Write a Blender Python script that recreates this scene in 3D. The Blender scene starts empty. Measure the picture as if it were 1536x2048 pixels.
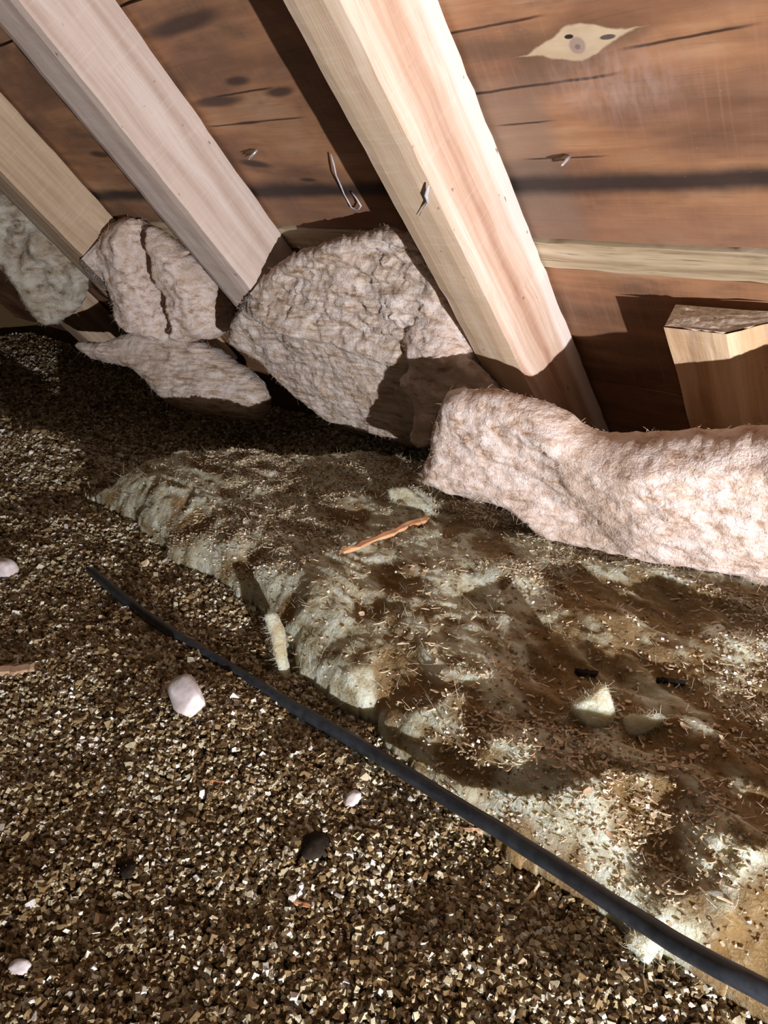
import bpy, math, random
import numpy as np
from mathutils import Matrix, Vector

# ------------------------------------------------------------------ units and frame
# Design unit D = 0.5 m.  Design origin = camera, X along the eave, Y into the eave, Z up.
D = 0.5
FLOOR = -0.8                       # floor level in design units
FPX = 1492.0
random.seed(3)
rng = np.random.default_rng(5)
_ph = math.atan2(644, FPX)
_a = np.array([-1658., -644., FPX]); _a /= np.linalg.norm(_a)
EX = -_a
UP = np.array([0, -math.cos(_ph), -math.sin(_ph)])
EY = np.cross(UP, EX)
R3 = np.array([EX, EY, UP])        # camera axes (right, down, forward) -> design axes
TH = math.asin(0.7607)
BD = np.array([0, math.cos(TH), -math.sin(TH)])      # down the slope
NO = np.array([0, math.sin(TH), math.cos(TH)])       # out through the roof


def S(p):
    p = np.asarray(p, float)
    q = p.copy()
    q[..., 2] = p[..., 2] - FLOOR
    return q * D


def ray(px, py):
    return R3 @ (np.array([px - 768., py - 1024., FPX]) / FPX)


def on_z(px, py, z):
    w = ray(px, py); return w * (z / w[2])


def on_plane(px, py, O, N):
    w = ray(px, py); return w * (np.dot(O, N) / np.dot(w, N))


def on_roof(px, py, q=1.0):
    w = ray(px, py); return w * (q / np.dot(w, NO))


# ------------------------------------------------------------------ camera, world, light, exposure
sc = bpy.context.scene
cam_d = bpy.data.cameras.new('camera')
cam = bpy.data.objects.new('camera', cam_d)
sc.collection.objects.link(cam)
cam_d.sensor_fit = 'VERTICAL'
cam_d.sensor_height = 24.0
cam_d.lens = FPX / 2048.0 * 24.0
cam_d.clip_start = 0.01
_m = Matrix.Identity(4)
right = R3[:, 0]; down = R3[:, 1]; fwd = R3[:, 2]
for i in range(3):
    _m[i][0] = right[i]; _m[i][1] = -down[i]; _m[i][2] = -fwd[i]
_m.translation = Vector((0, 0, -FLOOR * D))
cam.matrix_world = _m
sc.camera = cam

sc.view_settings.view_transform = 'Standard'
sc.view_settings.look = 'None'
sc.view_settings.gamma = 1.0
sc.view_settings.use_curve_mapping = False
sc.view_settings.exposure = 1.45

world = bpy.data.worlds.new('attic_dark'); sc.world = world
world.use_nodes = True
world.node_tree.nodes['Background'].inputs[0].default_value = (1.0, 0.62, 0.30, 1)
world.node_tree.nodes['Background'].inputs[1].default_value = 0.014

LIGHT = np.array([1.4, -0.3, -0.52])
ld = bpy.data.lights.new('torch', 'SPOT')
ld.energy = 47.0
ld.color = (1.0, 0.96, 0.965)
ld.spot_size = math.radians(84); ld.spot_blend = 1.0
ld.shadow_soft_size = 0.006
lo = bpy.data.objects.new('torch', ld); sc.collection.objects.link(lo)
lo.location = S(LIGHT)
_t = Vector(S([-1.25, 1.18, 0.34])) - lo.location
lo.rotation_euler = _t.to_track_quat('-Z', 'Y').to_euler()
# weak fill lamp added beside the lens to lift the dim parts
fd = bpy.data.lights.new('camera_fill', 'SPOT'); fd.energy = 0.26; fd.color = (1.0, 0.93, 0.82)
fd.spot_size = math.radians(110); fd.spot_blend = 1.0
fd.shadow_soft_size = 0.01
fo = bpy.data.objects.new('camera_fill', fd); sc.collection.objects.link(fo)
fo.location = S(np.array([0.05, -0.02, 0.03]))
fo.rotation_euler = cam.matrix_world.to_euler()


# ------------------------------------------------------------------ helpers
def link(o, parent=None):
    sc.collection.objects.link(o)
    if parent is not None:
        o.parent = parent
    return o


def tag(o, label=None, cat=None, group=None, kind=None):
    if label: o['label'] = label
    if cat: o['category'] = cat
    if group: o['group'] = group
    if kind: o['kind'] = kind
    return o


def fast_mesh(name, V, Q, mat=None, smooth=True, col=None):
    """V (n,3), Q (m,k) all faces with k corners."""
    V = np.asarray(V, np.float32); Q = np.asarray(Q, np.int32)
    me = bpy.data.meshes.new(name)
    me.vertices.add(len(V)); me.vertices.foreach_set('co', V.ravel())
    k = Q.shape[1]
    me.loops.add(Q.size); me.loops.foreach_set('vertex_index', Q.ravel())
    me.polygons.add(len(Q))
    me.polygons.foreach_set('loop_start', np.arange(0, Q.size, k, dtype=np.int32))
    me.polygons.foreach_set('use_smooth', np.full(len(Q), smooth))
    if mat: me.materials.append(mat)
    if col is not None:
        at = me.attributes.new('tint', 'FLOAT', 'POINT')
        at.data.foreach_set('value', np.asarray(col, np.float32).ravel())
    me.update(); me.validate()
    return me


def hash3(ix, iy, iz, s):
    h = (ix.astype(np.uint32) * np.uint32(374761393) + iy.astype(np.uint32) * np.uint32(668265263)
         + iz.astype(np.uint32) * np.uint32(2147483647 // 3) + np.uint32(s * 7919 + 13))
    h = (h ^ (h >> np.uint32(13))) * np.uint32(1274126177)
    h = h ^ (h >> np.uint32(16))
    return (h & np.uint32(0xffffff)).astype(np.float64) / 0xffffff * 2 - 1


def vn(P, s=0):
    P = np.asarray(P, float)
    f = np.floor(P).astype(np.int64); t = P - f; t = t * t * (3 - 2 * t)
    out = 0
    for dx in (0, 1):
        wx = t[..., 0] if dx else 1 - t[..., 0]
        for dy in (0, 1):
            wy = t[..., 1] if dy else 1 - t[..., 1]
            for dz in (0, 1):
                wz = t[..., 2] if dz else 1 - t[..., 2]
                out = out + hash3(f[..., 0] + dx, f[..., 1] + dy, f[..., 2] + dz, s) * wx * wy * wz
    return out


def fbm(P, freq, octv=3, s=0, gain=0.5):
    P = np.asarray(P, float) * np.asarray(freq, float)
    a, o, n = 1.0, 0, 0
    for k in range(octv):
        o = o + a * vn(P + 17.3 * k, s + k); n += a; a *= gain; P = P * 2.03
    return o / n


def p3(x, y, z=0.0):
    x = np.asarray(x, float); y = np.asarray(y, float)
    return np.stack([x, y, np.broadcast_to(z, x.shape)], -1)


def sstep(a, b, x):
    t = np.clip((x - a) / (b - a), 0, 1); return t * t * (3 - 2 * t)


def poly_sd(P, poly):
    """signed distance (inside +) and nearest outline point"""
    A = np.asarray(poly, float); B = np.roll(A, -1, 0)
    n = len(P); best = np.full(n, 1e9); near = np.zeros((n, 2)); inside = np.zeros(n, bool)
    for a, b in zip(A, B):
        e = b - a; t = np.clip(((P - a) @ e) / max(e @ e, 1e-12), 0, 1)
        c = a + t[:, None] * e; d = np.hypot(*(P - c).T)
        m = d < best; best[m] = d[m]; near[m] = c[m]
        y1, y2 = a[1], b[1]
        cond = (y1 > P[:, 1]) != (y2 > P[:, 1])
        if y1 != y2:
            xi = a[0] + (P[:, 1] - y1) / (y2 - y1) * (b[0] - a[0])
            inside ^= cond & (P[:, 0] < xi)
    return np.where(inside, best, -best), near


def chaikin(poly, n=2):
    P = np.asarray(poly, float)
    for _ in range(n):
        Qn = np.roll(P, -1, 0)
        P = np.stack([0.75 * P + 0.25 * Qn, 0.25 * P + 0.75 * Qn], 1).reshape(-1, 2)
    return P


# ------------------------------------------------------------------ material kit
def new_mat(name):
    m = bpy.data.materials.new(name); m.use_nodes = True
    nt = m.node_tree; b = nt.nodes['Principled BSDF']
    return m, nt, b


class G:
    """tiny expression kit over shader nodes"""
    def __init__(s, nt): s.nt = nt

    def n(s, t, **k):
        x = s.nt.nodes.new(t)
        for a, b in k.items(): setattr(x, a, b)
        return x

    def put(s, sock, v):
        if isinstance(v, bpy.types.NodeSocket): s.nt.links.new(v, sock)
        elif isinstance(v, (tuple, list)) and len(v) == 3 and sock.type == 'RGBA': sock.default_value = (*v, 1)
        else: sock.default_value = v

    def m(s, op, a, b=0.0, c=0.0, clamp=False):
        x = s.n('ShaderNodeMath', operation=op, use_clamp=clamp)
        s.put(x.inputs[0], a); s.put(x.inputs[1], b)
        if op in ('MULTIPLY_ADD', 'SMOOTH_MIN', 'WRAP', 'COMPARE'): s.put(x.inputs[2], c)
        return x.outputs[0]

    def mix(s, f, a, b, mode='MIX'):
        x = s.n('ShaderNodeMix', data_type='RGBA', blend_type=mode)
        s.put(x.inputs['Factor'], f) if False else s.put(x.inputs[0], f)
        s.put(x.inputs[6], a); s.put(x.inputs[7], b)
        return x.outputs[2]

    def ramp(s, f, pts):
        x = s.n('ShaderNodeValToRGB'); cr = x.color_ramp
        while len(cr.elements) > 1: cr.elements.remove(cr.elements[-1])
        for i, (p, c) in enumerate(pts):
            e = cr.elements[0] if i == 0 else cr.elements.new(p)
            e.position = p
            e.color = (*c, 1) if isinstance(c, tuple) else (c, c, c, 1)
        s.put(x.inputs[0], f)
        return x.outputs[0]

    def rng(s, v, a, b, c=0.0, d=1.0):
        x = s.n('ShaderNodeMapRange', interpolation_type='SMOOTHSTEP')
        for i, q in enumerate((v, a, b, c, d)): s.put(x.inputs[i], q)
        return x.outputs[0]

    def obj(s):
        return s.n('ShaderNodeTexCoord').outputs['Object']

    def mp(s, v, scale=(1, 1, 1), loc=(0, 0, 0), rot=(0, 0, 0)):
        x = s.n('ShaderNodeMapping'); s.put(x.inputs[0], v)
        x.inputs[1].default_value = loc; x.inputs[2].default_value = rot; x.inputs[3].default_value = scale
        return x.outputs[0]

    def noise(s, v, scale, detail=4, rough=0.5, dist=0.0):
        x = s.n('ShaderNodeTexNoise'); s.put(x.inputs['Vector'], v)
        x.inputs['Scale'].default_value = scale; x.inputs['Detail'].default_value = detail
        x.inputs['Roughness'].default_value = rough; x.inputs['Distortion'].default_value = dist
        return x.outputs[0]

    def xyz(s, v):
        x = s.n('ShaderNodeSeparateXYZ'); s.put(x.inputs[0], v); return x.outputs

    def bump(s, h, strength, dist):
        x = s.n('ShaderNodeBump'); s.put(x.inputs['Height'], h)
        x.inputs['Strength'].default_value = strength; x.inputs['Distance'].default_value = dist
        return x.outputs[0]


# old brown sarking boards ------------------------------------------------
def mat_board(name, kind):
    m, nt, b = new_mat(name); g = G(nt)
    o = g.obj(); x, y, z = g.xyz(o)
    # local x = along the board (m), y = down the slope (m)
    wob = g.noise(g.mp(o, (3, 9, 3)), 1.0, 3)
    yy = g.m('ADD', y, g.m('MULTIPLY', g.m('SUBTRACT', wob, 0.5), 0.03))
    c = g.n('ShaderNodeCombineXYZ'); g.put(c.inputs[0], x); g.put(c.inputs[1], yy); g.put(c.inputs[2], z)
    v = c.outputs[0]
    fine = g.noise(g.mp(v, (14, 420, 50)), 1.0, 5, 0.6)
    mid = g.noise(g.mp(v, (5, 75, 10)), 1.0, 4, 0.6)
    big = g.noise(g.mp(v, (5, 14, 5), (3, 1, 0)), 1.0, 4, 0.55)
    blot = g.noise(g.mp(v, (9, 22, 9), (7, 4, 0)), 1.0, 4, 0.6)
    saw = g.noise(g.mp(o, (300, 8, 10)), 1.0, 2, 0.5)
    if kind == 'strip':
        col = g.ramp(mid, [(0.25, (0.20, 0.14, 0.09)), (0.45, (0.42, 0.33, 0.21)), (0.68, (0.60, 0.50, 0.37))])
        col = g.mix(g.rng(blot, 0.55, 0.72), col, (0.10, 0.08, 0.05))
        col = g.mix(g.rng(fine, 0.58, 0.70), col, (0.15, 0.11, 0.06))
    else:
        col = g.ramp(big, [(0.28, (0.13, 0.070, 0.042)), (0.42, (0.23, 0.122, 0.072)), (0.55, (0.37, 0.19, 0.098)), (0.70, (0.45, 0.28, 0.17))])
        col = g.mix(g.rng(mid, 0.35, 0.62, 0.0, 0.55), col, g.mix(0.5, col, (0.14, 0.058, 0.032)))
        col = g.mix(g.rng(fine, 0.55, 0.75, 0.0, 0.45), col, (0.13, 0.055, 0.03))
        col = g.mix(g.rng(blot, 0.50, 0.72, 0.0, 0.7), col, (0.14, 0.085, 0.055))
        col = g.mix(g.rng(saw, 0.5, 0.8, 0.0, 0.22), col, (0.42, 0.22, 0.13))
    h = g.m('ADD', g.m('MULTIPLY', fine, 0.6), g.m('MULTIPLY', mid, 0.8))
    if kind == 'wide':
        def band(v0, slope, x0, half, soft, amt, colr, colin, xa=None, xb=None, n_amp=0.0):
            t = g.m('SUBTRACT', y, g.m('ADD', v0 * D, g.m('MULTIPLY', g.m('SUBTRACT', x, x0 * D), slope)))
            if n_amp:
                t = g.m('ADD', t, g.m('MULTIPLY', g.m('SUBTRACT', g.noise(g.mp(o, (12, 12, 12), (x0, v0, 0)), 1.0, 4, 0.7), 0.5), n_amp))
            k = g.rng(g.m('ABSOLUTE', t), half * D, (half + soft) * D, amt, 0.0)
            if xa is not None:
                k = g.m('MULTIPLY', k, g.m('MULTIPLY', g.rng(x, xa * D, (xa + 0.05) * D), g.rng(x, (xb - 0.05) * D, xb * D, 1.0, 0.0)))
            return g.mix(k, colin, colr), k
        gz = g.m('MULTIPLY', g.rng(g.m('ADD', x, g.m('MULTIPLY', wob, 0.02)), -0.81 * D, -0.76 * D, 1.0, 0.0), g.rng(y, 0.60 * D, 0.68 * D))
        gz = g.m('MULTIPLY', gz, g.rng(x, -1.0 * D, -0.94 * D))
        col = g.mix(g.m('MULTIPLY', gz, 0.62), col, (0.21, 0.155, 0.12))
        gl = g.rng(y, 0.86 * D, 0.93 * D, 0.0, 0.35)
        col = g.mix(gl, col, (0.22, 0.13, 0.095))
        # long dark weather stain
        col, _ = band(0.838, -0.02, -0.7, 0.006, 0.030, 0.93, (0.025, 0.018, 0.018), col, n_amp=0.010)
        col, _ = band(0.80, 0.0, -0.7, 0.002, 0.02, 0.35, (0.10, 0.06, 0.04), col, -1.0, -0.72, 0.02)
        # brown stains left and right of the knot
        col, _ = band(0.575, 0.05, -0.9, 0.006, 0.03, 0.55, (0.07, 0.045, 0.03), col, -1.0, -0.76, 0.02)
        col, _ = band(0.545, 0.0, -0.6, 0.012, 0.03, 0.5, (0.14, 0.06, 0.035), col, -0.74, -0.35, 0.02)
        # dark marks on the left part
        for (uu, vv, w, hgt) in ((-1.56, 0.562, 0.045, 0.012), (-1.68, 0.60, 0.10, 0.012), (-1.70, 0.772, 0.06, 0.010), (-1.62, 0.66, 0.05, 0.004),
                                 (-1.53, 0.81, 0.03, 0.006), (-2.45, 0.72, 0.06, 0.010), (-2.55, 0.86, 0.07, 0.010), (-1.44, 0.60, 0.05, 0.01), (-1.62, 0.42, 0.16, 0.02)):
            ex = g.m('DIVIDE', g.m('SUBTRACT', x, uu * D), w * D); ey = g.m('DIVIDE', g.m('SUBTRACT', yy, (vv - 0.0) * D), hgt * D)
            r = g.m('SQRT', g.m('ADD', g.m('MULTIPLY', ex, ex), g.m('MULTIPLY', ey, ey)))
            col = g.mix(g.rng(r, 0.5, 1.4, 0.85, 0.0), col, (0.035, 0.022, 0.02))
        # knot: pale eye with pointed ends, greyish core, dark pith holes
        kx = g.m('DIVIDE', g.m('SUBTRACT', x, -0.712 * D), 0.125 * D)
        kxa = g.m('ABSOLUTE', kx)
        ky = g.m('SUBTRACT', y, g.m('ADD', 0.586 * D, g.m('MULTIPLY', kx, -0.010 * D)))
        ky = g.m('ADD', ky, g.m('MULTIPLY', g.m('SUBTRACT', g.noise(g.mp(o, (60, 60, 60)), 1.0, 3), 0.5), 0.006))
        lim = g.m('SUBTRACT', g.m('MULTIPLY', g.m('EXPONENT', g.m('MULTIPLY', g.m('MULTIPLY', kx, kx), -4.2)), 0.0285 * D), 0.0006)
        kn = g.rng(g.m('SUBTRACT', g.m('ABSOLUTE', ky), lim), -0.0015, 0.0008, 1.0, 0.0)
        kcol = g.mix(g.rng(blot, 0.4, 0.7), (0.58, 0.48, 0.33), (0.46, 0.35, 0.23))
        ring = g.rng(g.m('SUBTRACT', g.m('ABSOLUTE', ky), lim), 0.0, 0.012, 0.5, 0.0)
        ring = g.m('MULTIPLY', ring, g.rng(kxa, 0.7, 1.2, 1.0, 0.0))
        col = g.mix(ring, col, (0.13, 0.07, 0.04))
        col = g.mix(kn, col, kcol)
        for (uu, vv, w, hgt, cc, a) in ((-0.712, 0.590, 0.014, 0.013, (0.30, 0.22, 0.19), 0.9), (-0.712, 0.592, 0.005, 0.004, (0.16, 0.10, 0.09), 0.8),
                                        (-0.7225, 0.5755, 0.008, 0.0035, (0.02, 0.015, 0.012), 1.0), (-0.660, 0.584, 0.013, 0.0038, (0.09, 0.07, 0.06), 1.0)):
            ex = g.m('DIVIDE', g.m('SUBTRACT', x, uu * D), w * D); ey = g.m('DIVIDE', g.m('SUBTRACT', y, vv * D), hgt * D)
            r = g.m('SQRT', g.m('ADD', g.m('MULTIPLY', ex, ex), g.m('MULTIPLY', ey, ey)))
            col = g.mix(g.rng(r, 0.8, 1.15, a, 0.0), col, cc)
        # drying cracks
        for (v0, sl, x0, hf, xa, xb) in ((0.648, -0.03, -0.92, 0.0010, -0.99, -0.64), (0.541, -0.02, -0.92, 0.0008, -0.99, -0.74), (0.602, -0.05, -0.60, 0.0008, -0.66, -0.44),
                                         (0.662, 0.0, -1.6, 0.0006, -1.80, -1.40), (0.712, -0.02, -0.85, 0.0004, -0.93, -0.78), (0.785, -0.01, -0.8, 0.0004, -0.90, -0.70),
                                         (0.59, -0.02, -1.62, 0.0012, -1.70, -1.44)):
            col, k = band(v0, sl, x0, hf, 0.0022, 0.9, (0.03, 0.017, 0.012), col, xa, xb, 0.004)
            h = g.m('SUBTRACT', h, g.m('MULTIPLY', k, 3.0))
        # dusty grey veil below the knot
        ex = g.m('DIVIDE', g.m('SUBTRACT', x, -0.67 * D), 0.14 * D); ey = g.m('DIVIDE', g.m('SUBTRACT', y, 0.655 * D), 0.07 * D)
        r = g.m('SQRT', g.m('ADD', g.m('MULTIPLY', ex, ex), g.m('MULTIPLY', ey, ey)))
        col = g.mix(g.m('MULTIPLY', g.rng(r, 0.1, 1.3, 0.42, 0.0), g.rng(g.noise(g.mp(o, (120, 40, 10)), 1.0, 3, 0.6), 0.25, 0.75)), col, (0.50, 0.37, 0.34))
    sp = g.noise(o, 420, 2, 0.5)
    col = g.mix(g.rng(sp, 0.74, 0.80, 0.0, 0.6), col, (0.55, 0.45, 0.4))
    g.put(b.inputs['Base Color'], col)
    b.inputs['Roughness'].default_value = 0.62
    b.inputs['Specular IOR Level'].default_value = 0.35
    g.put(b.inputs['Normal'], g.bump(h, 0.35, 0.0015))
    return m


# pale sawn rafters, grain along local y -----------------------------------
def mat_rafter(name, c_dark, c_mid, c_pale, seed, warm=0.5):
    m, nt, b = new_mat(name); g = G(nt)
    o = g.obj()
    w = g.noise(g.mp(o, (5, 2.5, 5), (seed, 0, 0)), 1.0, 3)
    x, y, z = g.xyz(o)
    c = g.n('ShaderNodeCombineXYZ')
    g.put(c.inputs[0], g.m('ADD', x, g.m('MULTIPLY', w, 0.035))); g.put(c.inputs[1], y); g.put(c.inputs[2], g.m('ADD', z, g.m('MULTIPLY', w, 0.05)))
    v = c.outputs[0]
    bands = g.noise(g.mp(v, (60, 2.2, 60), (seed, seed, 0)), 1.0, 3, 0.5)
    fine = g.noise(g.mp(v, (500, 14, 500)), 1.0, 4, 0.6)
    blot = g.noise(g.mp(o, (14, 6, 14), (seed, 3, 1)), 1.0, 4, 0.6)
    col = g.ramp(bands, [(0.30, c_dark), (0.48, c_mid), (0.68, c_pale)])
    col = g.mix(g.rng(fine, 0.5, 0.72, 0.0, 0.35), col, c_dark)
    col = g.mix(g.rng(blot, 0.5, 0.75, 0.0, 0.5), col, (0.62, 0.50, 0.42))
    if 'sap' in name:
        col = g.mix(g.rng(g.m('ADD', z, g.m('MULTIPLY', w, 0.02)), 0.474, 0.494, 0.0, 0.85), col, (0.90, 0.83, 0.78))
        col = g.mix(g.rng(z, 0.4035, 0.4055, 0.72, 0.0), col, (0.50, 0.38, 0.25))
    saw = g.noise(g.mp(o, (20, 260, 20), (0, 0, 0), (0.3, 0, 0.2)), 1.0, 2, 0.5)
    col = g.mix(g.rng(saw, 0.5, 0.8, 0.0, 0.15), col, (0.80, 0.72, 0.66))
    sp = g.noise(g.mp(o, (1, 0.6, 1)), 95, 2, 0.5)
    col = g.mix(g.rng(sp, 0.73, 0.78, 0.0, 0.7), col, (0.16, 0.10, 0.07))
    g.put(b.inputs['Base Color'], col)
    b.inputs['Roughness'].default_value = 0.7; b.inputs['Specular IOR Level'].default_value = 0.25
    g.put(b.inputs['Normal'], g.bump(g.m('ADD', g.m('ADD', fine, bands), g.m('MULTIPLY', saw, 0.5)), 0.35, 0.001))
    return m


# glass fibre ------------------------------------------------------------
def mat_fibre(name, pale, mid, brown, streak, dust, sss_col, sss=0.35, seed=0.0, amount=0.5):
    m, nt, b = new_mat(name); g = G(nt)
    o = g.obj()
    warp = g.noise(o, 14, 3)
    v = g.n('ShaderNodeVectorMath', operation='ADD')
    g.put(v.inputs[0], g.mp(o, streak, (seed, seed, seed))); sc_ = g.n('ShaderNodeCombineXYZ')
    g.put(sc_.inputs[0], g.m('MULTIPLY', warp, 2.0)); g.put(sc_.inputs[2], g.m('MULTIPLY', warp, 2.5)); g.put(v.inputs[1], sc_.outputs[0])
    st = g.noise(v.outputs[0], 1.0, 5, 0.62)
    big = g.noise(g.mp(o, (1, 1, 1), (seed, 2, 0)), 13, 4, 0.6)
    wool = g.noise(o, 230, 4, 0.65, 0.6)
    if 'yellow' in name:      # dust and painted shade brown the hollows, tuft crowns stay pale
        at = g.n('ShaderNodeAttribute', attribute_name='tint')
        big = g.m('ADD', g.m('MULTIPLY', g.m('SUBTRACT', 1.0, at.outputs['Fac']), 0.62), g.m('MULTIPLY', big, 0.50))
    col = g.ramp(st, [(0.32, brown), (0.45, mid), (0.60, pale)])
    col = g.mix(g.rng(big, 0.45, 0.68, 0.0, amount), col, dust)
    col = g.mix(g.rng(wool, 0.50, 0.75, 0.0, 0.45), col, mid)
    fl = g.noise(o, 330, 2, 0.5)
    col = g.mix(g.rng(fl, 0.70, 0.76, 0.0, 0.7), col, brown)
    g.put(b.inputs['Base Color'], col)
    b.inputs['Roughness'].default_value = 0.9; b.inputs['Specular IOR Level'].default_value = 0.12
    b.inputs['Subsurface Weight'].default_value = sss
    b.inputs['Subsurface Radius'].default_value = sss_col
    b.inputs['Subsurface Scale'].default_value = 0.02
    g.put(b.inputs['Normal'], g.bump(g.m('ADD', g.m('MULTIPLY', st, 1.2), wool), 0.8, 0.003))
    return m


def mat_plain(name, a, bcol, scale=60, rough=0.7, spec=0.3, bumpd=0.001, metal=0.0, streak=(1, 1, 1)):
    m, nt, b = new_mat(name); g = G(nt); o = g.obj()
    n = g.noise(g.mp(o, streak), scale, 4, 0.6)
    g.put(b.inputs['Base Color'], g.mix(g.rng(n, 0.35, 0.65), a, bcol))
    b.inputs['Roughness'].default_value = rough; b.inputs['Specular IOR Level'].default_value = spec; b.inputs['Metallic'].default_value = metal
    g.put(b.inputs['Normal'], g.bump(n, 0.5, bumpd))
    return m


def mat_grain(name, pts, rough=0.38, spec=0.6, metal=0.0):
    m, nt, b = new_mat(name); g = G(nt)
    at = g.n('ShaderNodeAttribute', attribute_name='tint')
    col = g.ramp(at.outputs['Fac'], pts)
    n = g.noise(g.obj(), 700, 3, 0.6)
    col = g.mix(g.rng(n, 0.4, 0.7, 0.0, 0.45), col, g.mix(0.7, col, (0.03, 0.02, 0.01)))
    g.put(b.inputs['Base Color'], col)
    b.inputs['Roughness'].default_value = rough; b.inputs['Specular IOR Level'].default_value = spec
    b.inputs['Metallic'].default_value = metal
    return m


M = {}
M['wide'] = mat_board('old_brown_board', 'wide')
M['board'] = mat_board('old_brown_board_plain', 'plain')
M['strip'] = mat_board('pale_batten', 'strip')
M['raf_a'] = mat_rafter('sawn_pine_pink_sap', (0.40, 0.22, 0.15), (0.62, 0.43, 0.32), (0.78, 0.65, 0.55), 1.3)
M['raf_b'] = mat_rafter('sawn_pine_dusty', (0.44, 0.33, 0.27), (0.57, 0.46, 0.40), (0.66, 0.56, 0.51), 5.1)
M['raf_c'] = mat_rafter('sawn_pine_tan', (0.38, 0.26, 0.17), (0.50, 0.37, 0.25), (0.60, 0.47, 0.34), 8.4)
M['block'] = mat_rafter('rough_block_wood', (0.40, 0.25, 0.14), (0.56, 0.38, 0.22), (0.70, 0.54, 0.36), 3.3)
M['endgrain'] = mat_plain('grey_end_grain', (0.42, 0.35, 0.28), (0.74, 0.65, 0.56), 160, 0.9, 0.1, 0.002)
M['pink'] = mat_fibre('pink_glass_fibre', (0.80, 0.70, 0.66), (0.66, 0.52, 0.44), (0.38, 0.25, 0.17), (60, 60, 120), (0.56, 0.43, 0.34), (1.0, 0.55, 0.28), 0.2, 0.0, 0.75)
M['pink_b'] = mat_fibre('pink_glass_fibre_layers', (0.74, 0.66, 0.62), (0.55, 0.44, 0.36), (0.28, 0.18, 0.11), (30, 30, 160), (0.52, 0.40, 0.31), (1.0, 0.55, 0.28), 0.25, 4.0)
M['grey'] = mat_fibre('grey_glass_fibre', (0.66, 0.63, 0.55), (0.48, 0.42, 0.33), (0.16, 0.11, 0.07), (30, 30, 60), (0.40, 0.30, 0.2), (1.0, 0.6, 0.3), 0.25, 7.0)
M['yellow'] = mat_fibre('yellow_glass_fibre', (0.62, 0.64, 0.54), (0.46, 0.43, 0.30), (0.17, 0.105, 0.040), (26, 60, 60), (0.21, 0.125, 0.045), (1.0, 0.70, 0.25), 0.45, 2.0, 0.92)
M['flap'] = mat_fibre('torn_wool', (0.64, 0.66, 0.55), (0.54, 0.52, 0.39), (0.36, 0.28, 0.15), (40, 40, 90), (0.46, 0.40, 0.25), (1.0, 0.70, 0.25), 0.45, 2.0, 0.4)
M['fuzz_y'] = mat_plain('yellow_fibre_strand', (0.62, 0.62, 0.48), (0.48, 0.45, 0.32), 80, 0.7, 0.2)
M['fuzz_p'] = mat_plain('pink_fibre_strand', (0.74, 0.60, 0.52), (0.58, 0.42, 0.32), 80, 0.7, 0.2)
M['base'] = mat_plain('dark_floor_dust', (0.035, 0.022, 0.012), (0.075, 0.048, 0.024), 300, 0.9, 0.1, 0.002)
M['grain'] = mat_grain('vermiculite', [(0.0, (0.075, 0.042, 0.017)), (0.25, (0.18, 0.11, 0.046)), (0.46, (0.36, 0.26, 0.13)), (0.66, (0.56, 0.49, 0.32)), (0.86, (0.74, 0.72, 0.58)), (1.0, (0.88, 0.86, 0.82))])
M['bits'] = mat_grain('sawdust_bits', [(0.0, (0.13, 0.08, 0.04)), (0.35, (0.29, 0.20, 0.11)), (0.65, (0.54, 0.43, 0.29)), (0.85, (0.72, 0.58, 0.38)), (1.0, (0.88, 0.86, 0.80))], 0.6, 0.3)
M['cable'] = mat_plain('black_cable_sheath', (0.018, 0.022, 0.028), (0.035, 0.040, 0.048), 120, 0.42, 0.5, 0.0002)
M['white'] = mat_plain('white_foam_chunk', (0.80, 0.77, 0.80), (0.66, 0.58, 0.58), 90, 0.7, 0.3, 0.001)
M['tan'] = mat_plain('tan_offcut', (0.50, 0.34, 0.22), (0.42, 0.27, 0.17), 40, 0.8, 0.2, 0.0005, 0, (1, 8, 8))
M['splinter'] = mat_plain('orange_splinter', (0.70, 0.40, 0.22), (0.50, 0.25, 0.12), 40, 0.7, 0.2, 0.0006, 0, (1, 12, 12))
M['shaving'] = mat_plain('wood_shaving', (0.78, 0.63, 0.45), (0.62, 0.47, 0.30), 60, 0.65, 0.2, 0.0004)
M['shav_b'] = mat_plain('brown_chip', (0.56, 0.41, 0.28), (0.40, 0.27, 0.16), 60, 0.7, 0.2, 0.0004)
M['dark'] = mat_plain('dark_clump_and_hole', (0.018, 0.014, 0.011), (0.04, 0.03, 0.022), 150, 0.95, 0.1, 0.002)
M['steel'] = mat_plain('bright_nail', (0.80, 0.82, 0.86), (0.62, 0.64, 0.70), 80, 0.3, 0.5, 0.0002, 0.8)
M['web'] = mat_plain('web_strand', (0.62, 0.62, 0.68), (0.45, 0.45, 0.50), 80, 0.6, 0.2)
M['torn'] = mat_plain('dark_splinter', (0.06, 0.03, 0.015), (0.12, 0.06, 0.03), 80, 0.8, 0.2)

# ------------------------------------------------------------------ the setting: roof boards
RM = Matrix.Identity(4)
for i in range(3):
    RM[i][0] = (1, 0, 0)[i]; RM[i][1] = BD[i]; RM[i][2] = NO[i]
RM.translation = Vector((0, 0, -FLOOR * D))


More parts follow.
